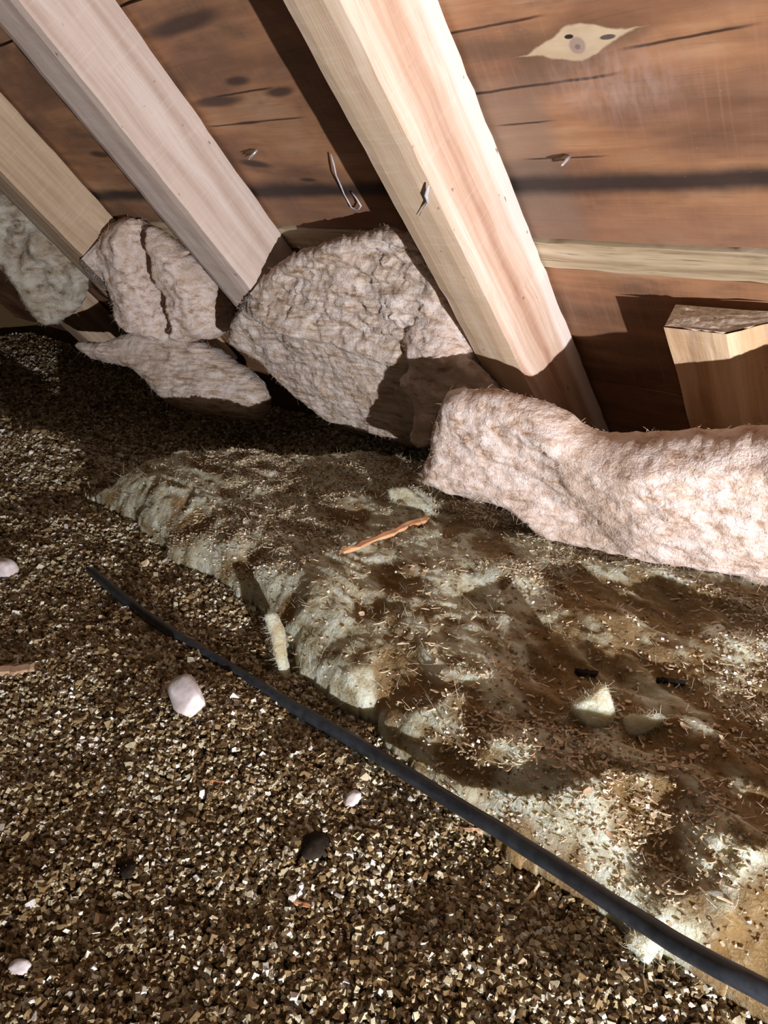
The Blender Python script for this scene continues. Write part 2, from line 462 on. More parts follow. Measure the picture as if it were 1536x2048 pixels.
def box_grid(u0, u1, v0, v1, w0, w1, du, dv, dw, jit=0.0, s=0, bev=0.0):
    """closed box with gridded faces in roof coordinates (design units) -> V,Q in metres local"""
    nu = max(1, int(round((u1 - u0) / du))); nv = max(1, int(round((v1 - v0) / dv))); nw = max(1, int(round((w1 - w0) / dw)))
    us = np.linspace(u0, u1, nu + 1); vs = np.linspace(v0, v1, nv + 1); ws = np.linspace(w0, w1, nw + 1)
    idx = {}; V = []; Q = []

    def vid(i, j, k):
        key = (i, j, k)
        if key not in idx:
            idx[key] = len(V); V.append((us[i], vs[j], ws[k]))
        return idx[key]
    for i in range(nu):
        for j in range(nv):
            Q.append((vid(i, j, 0), vid(i, j + 1, 0), vid(i + 1, j + 1, 0), vid(i + 1, j, 0)))
            Q.append((vid(i, j, nw), vid(i + 1, j, nw), vid(i + 1, j + 1, nw), vid(i, j + 1, nw)))
    for i in range(nu):
        for k in range(nw):
            Q.append((vid(i, 0, k), vid(i + 1, 0, k), vid(i + 1, 0, k + 1), vid(i, 0, k + 1)))
            Q.append((vid(i, nv, k), vid(i, nv, k + 1), vid(i + 1, nv, k + 1), vid(i + 1, nv, k)))
    for j in range(nv):
        for k in range(nw):
            Q.append((vid(0, j, k), vid(0, j, k + 1), vid(0, j + 1, k + 1), vid(0, j + 1, k)))
            Q.append((vid(nu, j, k), vid(nu, j + 1, k), vid(nu, j + 1, k + 1), vid(nu, j, k + 1)))
    V = np.array(V, float)
    if bev:
        # pull the long arrises in, so that they are worn rather than knife sharp
        eu = (np.abs(V[:, 0] - u0) < 1e-9) | (np.abs(V[:, 0] - u1) < 1e-9)
        ew = (np.abs(V[:, 2] - w0) < 1e-9) | (np.abs(V[:, 2] - w1) < 1e-9)
        m = eu & ew
        V[m, 0] += np.where(V[m, 0] < (u0 + u1) / 2, bev, -bev)
        V[m, 2] += np.where(V[m, 2] < (w0 + w1) / 2, bev, -bev)
    if jit:
        V[:, 0] += jit * fbm(V, (8, 30, 8), 3, s); V[:, 2] += jit * fbm(V, (8, 30, 8), 3, s + 9)
        V[:, 1] += jit * fbm(V, (30, 3, 30), 2, s + 5)
    return V * D, Q


def add_obj(name, V, Q, mat, parent=None, smooth=False, col=None):
    o = bpy.data.objects.new(name, fast_mesh(name, V, Q, mat, smooth, col))
    return link(o, parent)


roof = bpy.data.objects.new('ceiling', None); link(roof); roof.matrix_world = RM
tag(roof, 'sloping roof underside of old brown boards behind the pale rafters', kind='structure')
boards = [(-0.75, 0.357, 'board'), (0.363, 0.973, 'wide'), (0.979, 1.047, 'strip'), (1.053, 1.42, 'board'), (1.427, 1.93, 'board')]
for k, (v0, v1, mk) in enumerate(boards):
    off = -0.006 if mk == 'strip' else 0.0
    V, Q = box_grid(-5.6, 0.9, v0, v1, 1.0 + off, 1.05 + off, 0.05, 0.05, 0.05, 0.0035, k * 3)
    add_obj('board', V, Q, M[mk], roof)

# ------------------------------------------------------------------ floor with loose fill


def floor_h(x, y):
    """floor level in design units above FLOOR"""
    P = p3(x, y)
    h = 0.016 * fbm(P, 4.0, 3, 21) + 0.007 * fbm(P, 14.0, 2, 31)
    # trough where the cable emerges, small mound below it, hollow under the batt's near edge
    h = h + 0.018 * np.exp(-(((x + 0.80) / 0.30) ** 2 + ((y - 0.50) / 0.13) ** 2))
    h = h - 0.012 * np.exp(-(((x + 0.30) / 0.20) ** 2 + ((y - 0.62) / 0.06) ** 2))
    h = h - 0.075 * sstep(0.95, 1.15, y) * sstep(-1.7, -2.2, x) + 0.036 * np.exp(-(((x + 2.75) / 0.34) ** 2 + ((y - 0.90) / 0.10) ** 2))  # dip, mound and next hollow shaped to throw the far left floor into shade
    h = h - 0.022 * np.exp(-(((x + 2.15) / 0.22) ** 2 + ((y - 0.72) / 0.08) ** 2))
    return h


nx, ny = 340, 150
gx, gy = np.meshgrid(np.linspace(-5.6, 0.9, nx), np.linspace(-0.5, 2.2, ny), indexing='ij')
FV = S(np.stack([gx, gy, FLOOR + floor_h(gx, gy) - 0.012], -1)).reshape(-1, 3)
ii, jj = np.meshgrid(np.arange(nx - 1), np.arange(ny - 1), indexing='ij')
q0 = (ii * ny + jj).ravel()
FQ = np.stack([q0, q0 + ny, q0 + ny + 1, q0 + 1], 1)
floor = add_obj('floor', FV, FQ, M['base'], None, True)
tag(floor, 'dark dusty attic floor under the loose vermiculite', kind='structure')

# ------------------------------------------------------------------ the yellow batt as a height field
zt = FLOOR + 0.10
near_px = [(150, 978), (190, 1003), (250, 1038), (310, 1082), (350, 1130), (405, 1150), (460, 1185), (520, 1225), (560, 1285),
           (600, 1340), (650, 1385), (720, 1440), (790, 1500), (860, 1575), (930, 1640), (1010, 1690), (1080, 1735), (1160, 1795), (1230, 1850),
           (1300, 1905), (1380, 1950), (1536, 2020)]
ypoly = [on_z(px, py, FLOOR + 0.01)[:2] for px, py in near_px]
ypoly += [np.array([0.06, 0.62]), np.array([0.45, 0.64]), np.array([0.45, 1.70]), np.array([-0.55, 1.72])]
ypoly += [on_z(px, py, zt)[:2] for px, py in [(1000, 935), (900, 925), (830, 915), (760, 907), (640, 905), (530, 905), (440, 893), (350, 897), (270, 915), (200, 945)]]
ypoly = chaikin(ypoly, 1)
# bumps: (px, py, along-x sigma, along-y sigma, height)
BUMPS = [(430, 935, 0.16, 0.10, 0.035), (640, 960, 0.15, 0.12, -0.03), (330, 985, 0.10, 0.06, 0.022), (450, 1075, 0.09, 0.07, 0.030),
         (560, 1010, 0.08, 0.06, -0.035), (700, 1030, 0.12, 0.04, 0.030), (830, 1025, 0.06, 0.05, 0.045), (900, 1060, 0.05, 0.05, -0.02),
         (560, 1130, 0.09, 0.05, 0.03), (600, 1265, 0.050, 0.035, -0.075), (690, 1330, 0.07, 0.05, 0.055), (640, 1190, 0.08, 0.05, 0.03),
         (950, 1200, 0.035, 0.05, -0.065), (1010, 1175, 0.05, 0.06, 0.05), (820, 1150, 0.06, 0.03, 0.03), (1210, 1270, 0.07, 0.05, 0.045),
         (1080, 1330, 0.06, 0.05, -0.05), (1330, 1260, 0.07, 0.06, -0.03), (1430, 1320, 0.06, 0.05, 0.04), (1250, 1370, 0.09, 0.035, -0.055),
         (1190, 1420, 0.025, 0.02, 0.050), (1290, 1440, 0.05, 0.02, 0.030), (980, 1490, 0.05, 0.03, 0.03), (1190, 1560, 0.04, 0.06, 0.035),
         (1400, 1570, 0.05, 0.04, 0.03), (1330, 1680, 0.05, 0.05, -0.045), (1400, 1800, 0.04, 0.03, 0.04), (1120, 1640, 0.04, 0.03, 0.02),
         (1480, 1450, 0.05, 0.04, 0.02), (780, 1420, 0.05, 0.03, 0.02), (1480, 1690, 0.03, 0.03, 0.03), (1020, 1420, 0.05, 0.05, -0.035), (1060, 1520, 0.07, 0.04, 0.04), (900, 1400, 0.05, 0.03, 0.03), (1400, 1500, 0.06, 0.03, 0.03)]
BW = [(on_z(a, b_, FLOOR + 0.10), sx, sy, h * 0.50) for a, b_, sx, sy, h in BUMPS]


def tufts(x, y):
    """lumpy wool: rounded tufts with hollows between them, roughly -1..1"""
    wx = x + 0.035 * fbm(p3(x, y), 9, 2, 91); wy = y + 0.035 * fbm(p3(x, y), 9, 2, 95)
    a = fbm(p3(wx + 0.4 * wy, wy), (8, 15, 1), 3, 97)
    b = 1 - 2.6 * np.abs(fbm(p3(wx, wy + 0.2 * wx), (13, 22, 1), 3, 99))
    return np.clip(1.5 * a + 0.55 * b, -1, 1)


def yb_raw(x, y, sd):
    P = p3(x, y)
    Rr = 0.125 + 0.05 * fbm(P, 5, 2, 44)
    t = np.clip(sd / Rr, 0, 1)
    prof = np.sqrt(np.clip(1 - (1 - t) ** 2, 0, 1))
    h = 0.098 * prof + prof * 0.034 * np.clip((y - 0.72) / 0.5, 0, 0.9)
    rid = 1 - np.abs(fbm(p3(x + 0.35 * y, y), (3.6, 7.5, 1), 3, 51)) * 2.2
    rid2 = 1 - np.abs(fbm(p3(x + 0.5 * y, y - 0.3 * x), (11, 19, 1), 3, 57)) * 2.2
    h = h + prof * (0.009 * rid + 0.003 * rid2 + 0.0125 * tufts(x, y) + 0.0070 * fbm(P, (22, 38, 1), 3, 61) + 0.0035 * fbm(P, (80, 130, 1), 2, 65) - 0.010)
    for c, sx, sy, a in BW:
        h = h + prof * a * np.exp(-(((x - c[0]) / sx) ** 2 + ((y - c[1]) / sy) ** 2))
    return np.maximum(h, -0.02)


gx0, gx1, gy0, gy1, st = -2.3, 0.47, 0.50, 1.76, 0.0052
nx = int((gx1 - gx0) / st); ny = int((gy1 - gy0) / st)
xs = gx0 + np.arange(nx) * st; ys = gy0 + np.arange(ny) * st
GX, GY = np.meshgrid(xs, ys, indexing='ij')
# ragged outline: look the distance up at jittered points
JX = GX + 0.016 * fbm(p3(GX, GY), 16, 3, 71); JY = GY + 0.016 * fbm(p3(GX, GY), 16, 3, 75)
SD = poly_sd(np.stack([JX.ravel(), JY.ravel()], 1), ypoly)[0].reshape(nx, ny)
H = yb_raw(GX, GY, SD)
TOPZ = np.where(SD > 0, np.maximum(H, 0.0), 0)


def batt_h(x, y):
    i = np.clip((np.asarray(x) - gx0) / st, 0, nx - 1.001); j = np.clip((np.asarray(y) - gy0) / st, 0, ny - 1.001)
    i0 = i.astype(int); j0 = j.astype(int); a = i - i0; b_ = j - j0
    f = lambda A: A[i0, j0] * (1 - a) * (1 - b_) + A[i0 + 1, j0] * a * (1 - b_) + A[i0, j0 + 1] * (1 - a) * b_ + A[i0 + 1, j0 + 1] * a * b_
    return f(TOPZ), f(SD)


def surf_h(x, y):
    x = np.asarray(x, float); y = np.asarray(y, float)
    h, sd = batt_h(x, y); fh = floor_h(x, y)
    inb = (sd > 0.004) & (x > gx0) & (x < gx1) & (y > gy0) & (y < gy1)
    return np.where(inb, np.maximum(h, fh + 0.004), fh), inb


mask = SD > 0
cm = mask[:-1, :-1] & mask[1:, :-1] & mask[:-1, 1:] & mask[1:, 1:]
ci, cj = np.nonzero(cm)
vid = lambda i, j: i * ny + j
Qt = np.stack([vid(ci, cj), vid(ci + 1, cj), vid(ci + 1, cj + 1), vid(ci, cj + 1)], 1)
used, inv = np.unique(Qt, return_inverse=True)
Qt = inv.reshape(Qt.shape)
ui, uj = np.divmod(used, ny)
X, Y, Zt = GX[ui, uj], GY[ui, uj], np.maximum(H[ui, uj], floor_h(GX[ui, uj], GY[ui, uj]) + 0.006)
n = len(X)
Vtop = np.stack([X, Y, FLOOR + Zt], 1)
Vtop[:, 0] += 0.004 * fbm(Vtop, 45, 3, 81); Vtop[:, 1] += 0.004 * fbm(Vtop, 45, 3, 85)
Vbot = np.stack([X, Y, FLOOR + floor_h(X, Y) - 0.006], 1)
# boundary edges
E = np.concatenate([Qt[:, [0, 1]], Qt[:, [1, 2]], Qt[:, [2, 3]], Qt[:, [3, 0]]])
key = np.sort(E, 1); _, first, cnt = np.unique(key, axis=0, return_index=True, return_counts=True)
BE = E[first[cnt == 1]]
Qall = np.concatenate([Qt, Qt[:, ::-1] + n, np.stack([BE[:, 1], BE[:, 0], BE[:, 0] + n, BE[:, 1] + n], 1)])
tf = 0.5 + 0.5 * tufts(X, Y) - 0.20 * sstep(-1.2, -0.55, X) + 0.35 * fbm(p3(X, Y), (26, 40, 1), 3, 103)  # low between tufts: takes the brown of dust and painted shade
ybatt = add_obj('insulation_batt', S(np.concatenate([Vtop, Vbot])), Qall, M['yellow'], None, True, np.concatenate([tf, tf]))
tag(ybatt, 'long yellowish glass wool batt littered with sawdust, lying flat on the loose fill', 'insulation')


# ------------------------------------------------------------------ generic torn slab of glass wool
def slab(name, poly_px, O, N, thick, mat, res=0.008, R=0.05, disp=None, amp=0.010, sharp=None, s=0, label=None, layer=(6, 60), parent=None, jag=0.006, ampf=None, bdir=None):
    """a torn batt piece: outline on the plane (O,N), full thickness behind it, rounded and lumpy"""
    O = np.array(O, float); N = np.array(N, float); N /= np.linalg.norm(N)      # N points to the viewer side
    U = np.cross([0, 0, 1.0], N); U /= np.linalg.norm(U); W = np.cross(N, U)     # U right, W up
    pts = np.array([on_plane(px, py, O, N) for px, py in poly_px])
    pl = np.stack([(pts - O) @ U, (pts - O) @ W], 1)
    pl = chaikin(pl, 2)
    lo_ = pl.min(0) - 2 * res; hi_ = pl.max(0) + 2 * res
    a = np.arange(lo_[0], hi_[0], res); b_ = np.arange(lo_[1], hi_[1], res)
    A, B = np.meshgrid(a, b_, indexing='ij'); na, nb = A.shape
    Pj = np.stack([A.ravel(), B.ravel()], 1)
    q = p3(Pj[:, 0], Pj[:, 1])
    Pd = Pj + jag * np.stack([fbm(q, 30, 3, s + 1), fbm(q, 30, 3, s + 4)], 1)
    sd, nr_ = poly_sd(Pd, pl); mk = (sd > 0).reshape(na, nb)
    c = mk[:-1, :-1] & mk[1:, :-1] & mk[:-1, 1:] & mk[1:, 1:]
    i, j = np.nonzero(c); v = lambda i, j: i * nb + j
    Q = np.stack([v(i, j), v(i + 1, j), v(i + 1, j + 1), v(i, j + 1)], 1)
    used, inv = np.unique(Q, return_inverse=True); Q = inv.reshape(Q.shape)
    PP = Pj[used].copy(); snap = (nr_ - Pd)[used]; sd = sd[used]; n = len(PP)
    t = np.clip(sd / R, 0, 1); e = R * (np.sqrt(np.clip(1 - (1 - t) ** 2, 0, 1)) - 1)
    E = np.concatenate([Q[:, [0, 1]], Q[:, [1, 2]], Q[:, [2, 3]], Q[:, [3, 0]]])
    _, first, cnt = np.unique(np.sort(E, 1), axis=0, return_index=True, return_counts=True)
    BE = E[first[cnt == 1]]
    bvv = np.unique(BE); near_ok = sd[bvv] < 1.6 * res
    PP[bvv[near_ok]] += 0.95 * snap[bvv[near_ok]]; t[bvv] = 0; e[bvv] = -R
    world = lambda P2, off: O + P2[:, :1] * U + P2[:, 1:] * W + np.asarray(off)[:, None] * N
    dv = disp(PP, world(PP, np.zeros(n))) if disp else np.zeros(n)
    lay = fbm(p3(PP[:, 0] + 0.25 * PP[:, 1], PP[:, 1]), (layer[0], layer[1], 1), 3, s + 11)
    woo = fbm(p3(PP[:, 0] + 0.2 * PP[:, 1], PP[:, 1]), (26, 74, 1), 3, s + 15)
    tiny = fbm(p3(PP[:, 0], PP[:, 1]), (90, 170, 1), 2, s + 18)
    am_ = ampf(PP) if ampf else 1.0
    front = e + dv * t + (0.35 + 0.65 * t) * am_ * amp * (0.9 * lay + 0.5 * woo + 0.35 * tiny)
    tk = np.maximum(thick + min(0, 0), 2 * R + 0.01)
    back = -(tk + e) + amp * woo
    BDv = -N if bdir is None else np.array(bdir, float) / np.linalg.norm(bdir)
    backP = world(PP, -e + amp * woo) + BDv * tk
    frontP = world(PP, front)
    rows = 5
    bv = np.unique(BE); bi = {int(x): k for k, x in enumerate(bv)}
    rowV = []
    for r in range(1, rows):
        f = r / rows
        rowV.append(frontP[bv] * (1 - f) + backP[bv] * f)
    V = np.concatenate([frontP] + rowV + [backP])
    nb_ = len(bv); BI = np.array([[bi[int(x)], bi[int(y)]] for x, y in BE])
    layers_ = [BE] + [n + r * nb_ + BI for r in range(rows - 1)] + [n + (rows - 1) * nb_ + BE]
    walls = [np.stack([layers_[k][:, 1], layers_[k][:, 0], layers_[k + 1][:, 0], layers_[k + 1][:, 1]], 1) for k in range(rows)]
    base = n + (rows - 1) * nb_
    Qall = np.concatenate([Q] + walls + [Q[:, ::-1] + base])
    for k in range(3):
        V[:, k] += amp * 0.6 * fbm(V, 26, 3, s + 21 + k * 3) + 0.3 * amp * fbm(V, 80, 2, s + 31 + k)
    V[:, 2] = np.maximum(V[:, 2], FLOOR + floor_h(V[:, 0], V[:, 1]) + 0.002)
    # never through the roof boards
    qn = V @ NO; over = qn - 0.985
    V -= np.where(over > 0, over, 0)[:, None] * NO
    for u0_, u1_ in ((-1.045, -0.915), (-1.95, -1.77), (-2.89, -2.71), (-3.865, -3.685)):
        qn = V @ NO; inr = (V[:, 0] > u0_ - 0.006) & (V[:, 0] < u1_ + 0.006) & (qn > 0.795)
        V -= np.where(inr, qn - 0.795, 0)[:, None] * NO
    ob = add_obj(name, S(V), Qall, mat, parent, True)
    if label: tag(ob, label, 'insulation')
    fr = V[:n]
    return ob, fr, N, sd


def fuzz(parent, P, N, mat, count, L=(0.01, 0.03), wd=0.0006, s=0, lift=0.25, name='loose_fibre', shift=True):
    L = (L[0] * 0.6, L[1] * 0.65); wd = wd * 0.6
    """thin curved strands growing from points P (design units)"""
    r = np.random.default_rng(900 + s)
    idx = r.integers(0, len(P), count); P0 = P[idx]
    ln = r.uniform(L[0], L[1], count)
    d = r.normal(size=(count, 3)); d /= np.linalg.norm(d, axis=1)[:, None]
    d = d * 1.0 + lift * np.asarray(N) ; d /= np.linalg.norm(d, axis=1)[:, None]
    bnd = r.normal(size=(count, 3)) * 0.5
    side = np.cross(d, r.normal(size=(count, 3))); side /= np.linalg.norm(side, axis=1)[:, None]
    V = []
    for k, t in enumerate((0.0, 0.35, 0.7, 1.0)):
        c = P0 + (d * t + bnd * t * t) * ln[:, None] - np.asarray(N) * 0.002
        w = wd * (1 - 0.7 * t)
        V.append(c + side * w); V.append(c - side * w)
    V = np.stack(V, 1).reshape(-1, 3)
    b0 = np.arange(count) * 8
    Q = np.concatenate([np.stack([b0 + 2 * k, b0 + 2 * k + 1, b0 + 2 * k + 3, b0 + 2 * k + 2], 1) for k in range(3)])
    o = add_obj(name, S(V), Q, mat, None, True)
    o['kind'] = 'stuff'
    o.parent = parent
    return o


def vplane(px, py, y, k=0.0, m=0.0):
    """plane through the point seen at (px,py) with design y; k = lean of top away (+) , m = turn"""
    w = ray(px, py); O = w * (y / w[1])
    N = np.array([m, -1.0, k]); return O, N / np.linalg.norm(N)


# front batt at the right, cut edge towards the viewer
polyA = [(838, 975), (822, 962), (845, 910), (852, 850), (868, 800), (905, 796), (985, 802), (1070, 825), (1130, 858), (1168, 885), (1240, 893), (1300, 886),
         (1400, 884), (1536, 878), (1600, 868), (1680, 858), (1900, 850), (1900, 1240), (1760, 1240), (1620, 1200), (1536, 1178), (1400, 1150), (1290, 1138), (1190, 1118), (1110, 1108),
         (1070, 1085), (1020, 1040), (960, 1010), (900, 1000)]
OA, NA = vplane(1200, 1000, 1.19, -0.28, 0.06)


def dispA(P2, Wd):
    x, z = Wd[:, 0], Wd[:, 2]
    d = 0.030 * sstep(-0.76, -0.56, x + 0.8 * (z + 0.5)) - 0.004 * np.exp(-((x + 0.68 + 0.8 * (z + 0.5)) / 0.03) ** 2)
    d += 0.03 * fbm(Wd, (4, 4, 7), 2, 203)
    d += 0.02 * np.exp(-(((x + 0.42) / 0.14) ** 2 + ((z + 0.5) / 0.08) ** 2))
    return d


obA, frA, nA, sdA = slab('insulation_batt', polyA, OA, NA, 0.22, M['pink'], 0.0055, 0.045, dispA, 0.009, s=100, layer=(9, 46), bdir=(0, 1, -0.30), jag=0.003,
                         label='big pale pink insulation batt at the right, torn edge facing out below the timber block')
fuzz(obA, frA, nA, M['fuzz_p'], 5000, (0.008, 0.022), 0.0006, 1)

# middle piece between second and third rafter, layered top and smooth lower front
polyB = [(440, 690), (443, 655), (470, 612), (512, 560), (560, 525), (640, 500), (740, 478), (800, 484), (850, 535), (872, 572), (868, 640), (850, 740),
         (838, 880), (800, 895), (720, 880), (640, 850), (600, 815), (540, 770), (500, 728)]
OB, NB = vplane(650, 650, 1.32, -0.50, 0.05)


def dispB(P2, Wd):
    ppy = P2[:, 1]
    d = -0.05 * sstep(0.02, 0.22, ppy) + 0.02 * fbm(Wd, 6, 2, 223)
    # stepped layers in the upper half
    up = sstep(-0.02, 0.03, ppy + 0.15 * P2[:, 0])
    d += up * 0.016 * (np.mod((ppy + 0.25 * P2[:, 0] + 0.022 * fbm(Wd, 9, 3, 226)) * 24, 1.0) - 0.5) * (1 + 0.8 * fbm(Wd, 8, 2, 228))
    d += 0.03 * np.exp(-((ppy + 0.03 + 0.15 * P2[:, 0]) / 0.03) ** 2)
    return d


obB, frB, nB, sdB = slab('insulation_batt', polyB, OB, NB, 0.16, M['pink_b'], 0.0060, 0.05, dispB, 0.014, s=120, layer=(9, 60), bdir=(0, 1, -0.05), ampf=lambda P: 0.35 + 0.65 * sstep(-0.05, 0.02, P[:, 1] + 0.15 * P[:, 0]),
                         label='thick folded pink insulation piece with layered top wedged between the two wide rafters')
fuzz(obB, frB, nB, M['fuzz_p'], 3500, (0.008, 0.024), 0.0007, 2)

# folded piece tucked against the foot of the centre rafter
polyC = [(800, 655), (840, 618), (880, 600), (915, 640), (940, 690), (962, 722), (988, 770), (990, 800), (930, 815), (870, 830), (848, 880), (835, 912),
         (800, 885), (822, 850), (815, 800), (790, 780), (788, 755), (812, 740), (795, 700)]
OC, NC = vplane(880, 720, 1.34, -0.15, 0.15)


def dispC(P2, Wd):
    return 0.03 * np.exp(-((P2[:, 1] - 0.03) / 0.05) ** 2) + 0.02 * fbm(Wd, 9, 2, 243)


obC, frC, nC, sdC = slab('insulation_batt', polyC, OC, NC, 0.11, M['pink'], 0.0055, 0.035, dispC, 0.010, s=140, layer=(20, 40),
                         label='small bright pink insulation flap hanging at the foot of the widest rafter')
fuzz(obC, frC, nC, M['fuzz_p'], 1500, (0.008, 0.022), 0.0006, 3)

# upright rolled piece between the two left rafters
polyD = [(165, 545), (170, 500), (200, 455), (250, 436), (300, 442), (345, 480), (380, 520), (420, 580), (438, 630), (440, 680), (380, 690), (300, 690), (235, 665),
         (222, 640), (215, 600), (200, 560), (185, 548)]
OD, ND = vplane(300, 570, 1.38, -0.20, 0.35)


def dispD(P2, Wd):
    u = P2[:, 0]; uu = u + 0.10 * P2[:, 1] + 0.03 * fbm(Wd, 14, 2, 265)
    d = 0.05 * np.exp(-((u + 0.10) / 0.10) ** 2) + 0.055 * sstep(0.055, 0.075, uu) * sstep(0.30, 0.16, u) - 0.11 * sstep(-0.03, -0.015, uu) * sstep(0.075, 0.060, uu)
    return d + 0.02 * fbm(Wd, 7, 2, 263)


obD, frD, nD, sdD = slab('insulation_batt', polyD, OD, ND, 0.14, M['pink'], 0.0075, 0.05, dispD, 0.012, s=160, layer=(30, 25),
                         label='upright crumpled pink insulation roll stuffed between the two left rafters')
fuzz(obD, frD, nD, M['fuzz_p'], 1800, (0.010, 0.028), 0.0008, 4)

# low piece in front of the roll
polyE = [(128, 690), (150, 674), (200, 682), (232, 660), (290, 655), (340, 655), (400, 680), (450, 712), (500, 745), (522, 785), (515, 835), (450, 832),
         (380, 822), (320, 806), (290, 775), (262, 742), (225, 722), (180, 718)]
OE, NE = vplane(350, 740, 1.42, 0.45, 0.45)
obE, frE, nE, sdE = slab('insulation_batt', polyE, OE, NE, 0.13, M['pink_b'], 0.0075, 0.05, lambda P2, Wd: 0.025 * fbm(Wd, 7, 2, 283), 0.010, s=180, layer=(12, 45),
                         label='low pink insulation slab lying below the upright roll at the left')
fuzz(obE, frE, nE, M['fuzz_p'], 1800, (0.010, 0.028), 0.0008, 5)

# grey torn wool left of the leftmost rafter
polyF = [(-120, 330), (-20, 370), (40, 420), (90, 470), (140, 520), (164, 548), (160, 600), (130, 640), (75, 665), (30, 600), (0, 540), (-120, 500)]
OF, NF = vplane(60, 520, 1.32, -0.1, 0.8)
obF, frF, nF, sdF = slab('insulation_batt', polyF, OF, NF, 0.11, M['grey'], 0.0095, 0.05, lambda P2, Wd: 0.07 * fbm(Wd, 9, 3, 303), 0.016, s=200, layer=(15, 15),
                         label='grey torn insulation wool at the left edge, beside the leftmost rafter')
fuzz(obF, frF, nF, M['fuzz_p'], 1200, (0.012, 0.03), 0.0010, 6)

# ------------------------------------------------------------------ rafters
RAFT = [(-1.040, -0.920, 0.805, M['raf_a'], 'widest pale pine rafter in the middle, bright along its right edge'),
        (-1.945, -1.775, 0.805, M['raf_b'], 'dusty pinkish grey rafter in the upper left, second from the left edge'),
        (-2.885, -2.716, 0.805, M['raf_c'], 'tan rafter at the left edge, behind the upright insulation roll'),
        (-3.86, -3.69, 0.805, M['raf_c'], 'far rafter half hidden by grey wool at the left edge')]
for k, (u0, u1, w0, mt, lb) in enumerate(RAFT):
    V, Q = box_grid(u0, u1, -0.75, 1.72, w0, 0.994, 0.03, 0.03, 0.03, 0.0030, 40 + 7 * k, 0.004)
    r = add_obj('rafter', V, Q, mt); r.matrix_world = RM
    tag(r, lb, 'rafter', 'roof rafters')

# short rough block at the right: prism along the slope with a rough cut end
cs = [on_roof(1330, 655, 0.87), on_roof(1453, 668, 0.87), on_roof(1600, 632, 0.95), on_roof(1352, 612, 0.965)]
Vb, Qb = [], []
nu_, nl = 10, 26
ring = []
for k in range(4):
    p, q = cs[k], cs[(k + 1) % 4]
    for t in range(nu_): ring.append(p + (q - p) * t / nu_)
ring = np.array(ring); nr = len(ring)
cc = ring.mean(0)
for j in range(nl):
    t = j / (nl - 1) * 0.80
    rr = ring + BD * t
    rr = rr + 0.006 * np.stack([fbm(rr, (40, 5, 5), 3, 401), fbm(rr, (40, 5, 5), 3, 404), 0 * rr[:, 0]], 1)
    Vb.append(rr)
Vb = np.concatenate(Vb)
for j in range(nl - 1):
    for i in range(nr):
        i2 = (i + 1) % nr
        Qb.append((j * nr + i, j * nr + i2, (j + 1) * nr + i2, (j + 1) * nr + i))
block = add_obj('timber_block', S(Vb), Qb, M['block'])
# object origin at its top end with grain along local y
def rebase(o, mat_r, origin):
    mw = mat_r.copy(); mw.translation = Vector(origin)
    o.data.transform(mw.inverted()); o.matrix_world = mw
rebase(block, RM, S(cs[0]))
tag(block, 'short square timber block with a rough grey cut end at the right', 'timber')
# end cut: concentric rings from the rim to the centre, rough
Ve, Qe = [], []
for j in range(9):
    f = j / 8 * 0.985
    rr = ring * (1 - f) + cc * f
    rr = rr - BD[None, :] * (0.012 * fbm(rr, 60, 3, 410) * (1 if j else 0.4) + 0.006 * min(j, 2))[:, None] if False else rr - BD * 0.004 + np.outer(0.014 * fbm(rr, (30, 70, 70), 3, 410), NO) * (j > 0)
    Ve.append(rr)
Ve = np.concatenate(Ve)
for j in range(8):
    for i in range(nr):
        i2 = (i + 1) % nr
        Qe.append((j * nr + i, (j + 1) * nr + i, (j + 1) * nr + i2, j * nr + i2))
Vc = np.concatenate([Ve, Ve[-nr:].mean(0)[None]])
Qe = np.array(Qe)
endo = add_obj('cut_end', S(Vc), Qe, M['endgrain'])
endo.data.transform(block.matrix_world.inverted()); endo.parent = block
endo['label'] = 'rough grey saw-cut end'

# ------------------------------------------------------------------ cable
cab_px = [(178, 1140, .0), (215, 1170, .012), (300, 1238, .014), (380, 1290, .016), (460, 1335, .016), (560, 1398, .018), (640, 1445, .02), (760, 1512, .03), (900, 1603, .055),
          (1000, 1662, .07), (1100, 1724, .085), (1200, 1790, .10), (1300, 1855, .115), (1420, 1925, .135), (1536, 1985, .15)]
CP = np.array([on_z(a, b_, FLOOR + c) for a, b_, c in cab_px])
CP = np.concatenate([CP, CP[-1:] + np.array([[0.25, 0.03, 0.01]]), CP[-1:] + np.array([[0.8, 0.02, 0.0]])])
for _ in range(3):
    CP = np.concatenate([CP[:1], np.stack([0.75 * CP[:-1] + 0.25 * CP[1:], 0.25 * CP[:-1] + 0.75 * CP[1:]], 1).reshape(-1, 3), CP[-1:]])
CP[:, 1] += 0.0015 * fbm(CP, 20, 2, 500); CP[:, 2] += 0.002 * fbm(CP, 12, 2, 503)
rad = 0.0105
T = np.gradient(CP, axis=0); T /= np.linalg.norm(T, axis=1)[:, None]
S1 = np.cross(T, [0, 0, 1.0]); S1 /= np.linalg.norm(S1, axis=1)[:, None]; S2 = np.cross(S1, T)
ns = 14; ang = np.arange(ns) * 2 * np.pi / ns
CV = (CP[:, None] + rad * (np.cos(ang)[None, :, None] * S1[:, None] + np.sin(ang)[None, :, None] * S2[:, None])).reshape(-1, 3)
nc = len(CP)
CQ = [(k * ns + i, (k + 1) * ns + i, (k + 1) * ns + (i + 1) % ns, k * ns + (i + 1) % ns) for k in range(nc - 1) for i in range(ns)]
cable = add_obj('cable', S(CV), CQ, M['cable'], None, True)
tag(cable, 'thin black cable running diagonally along the near edge of the yellow batt', 'cable')


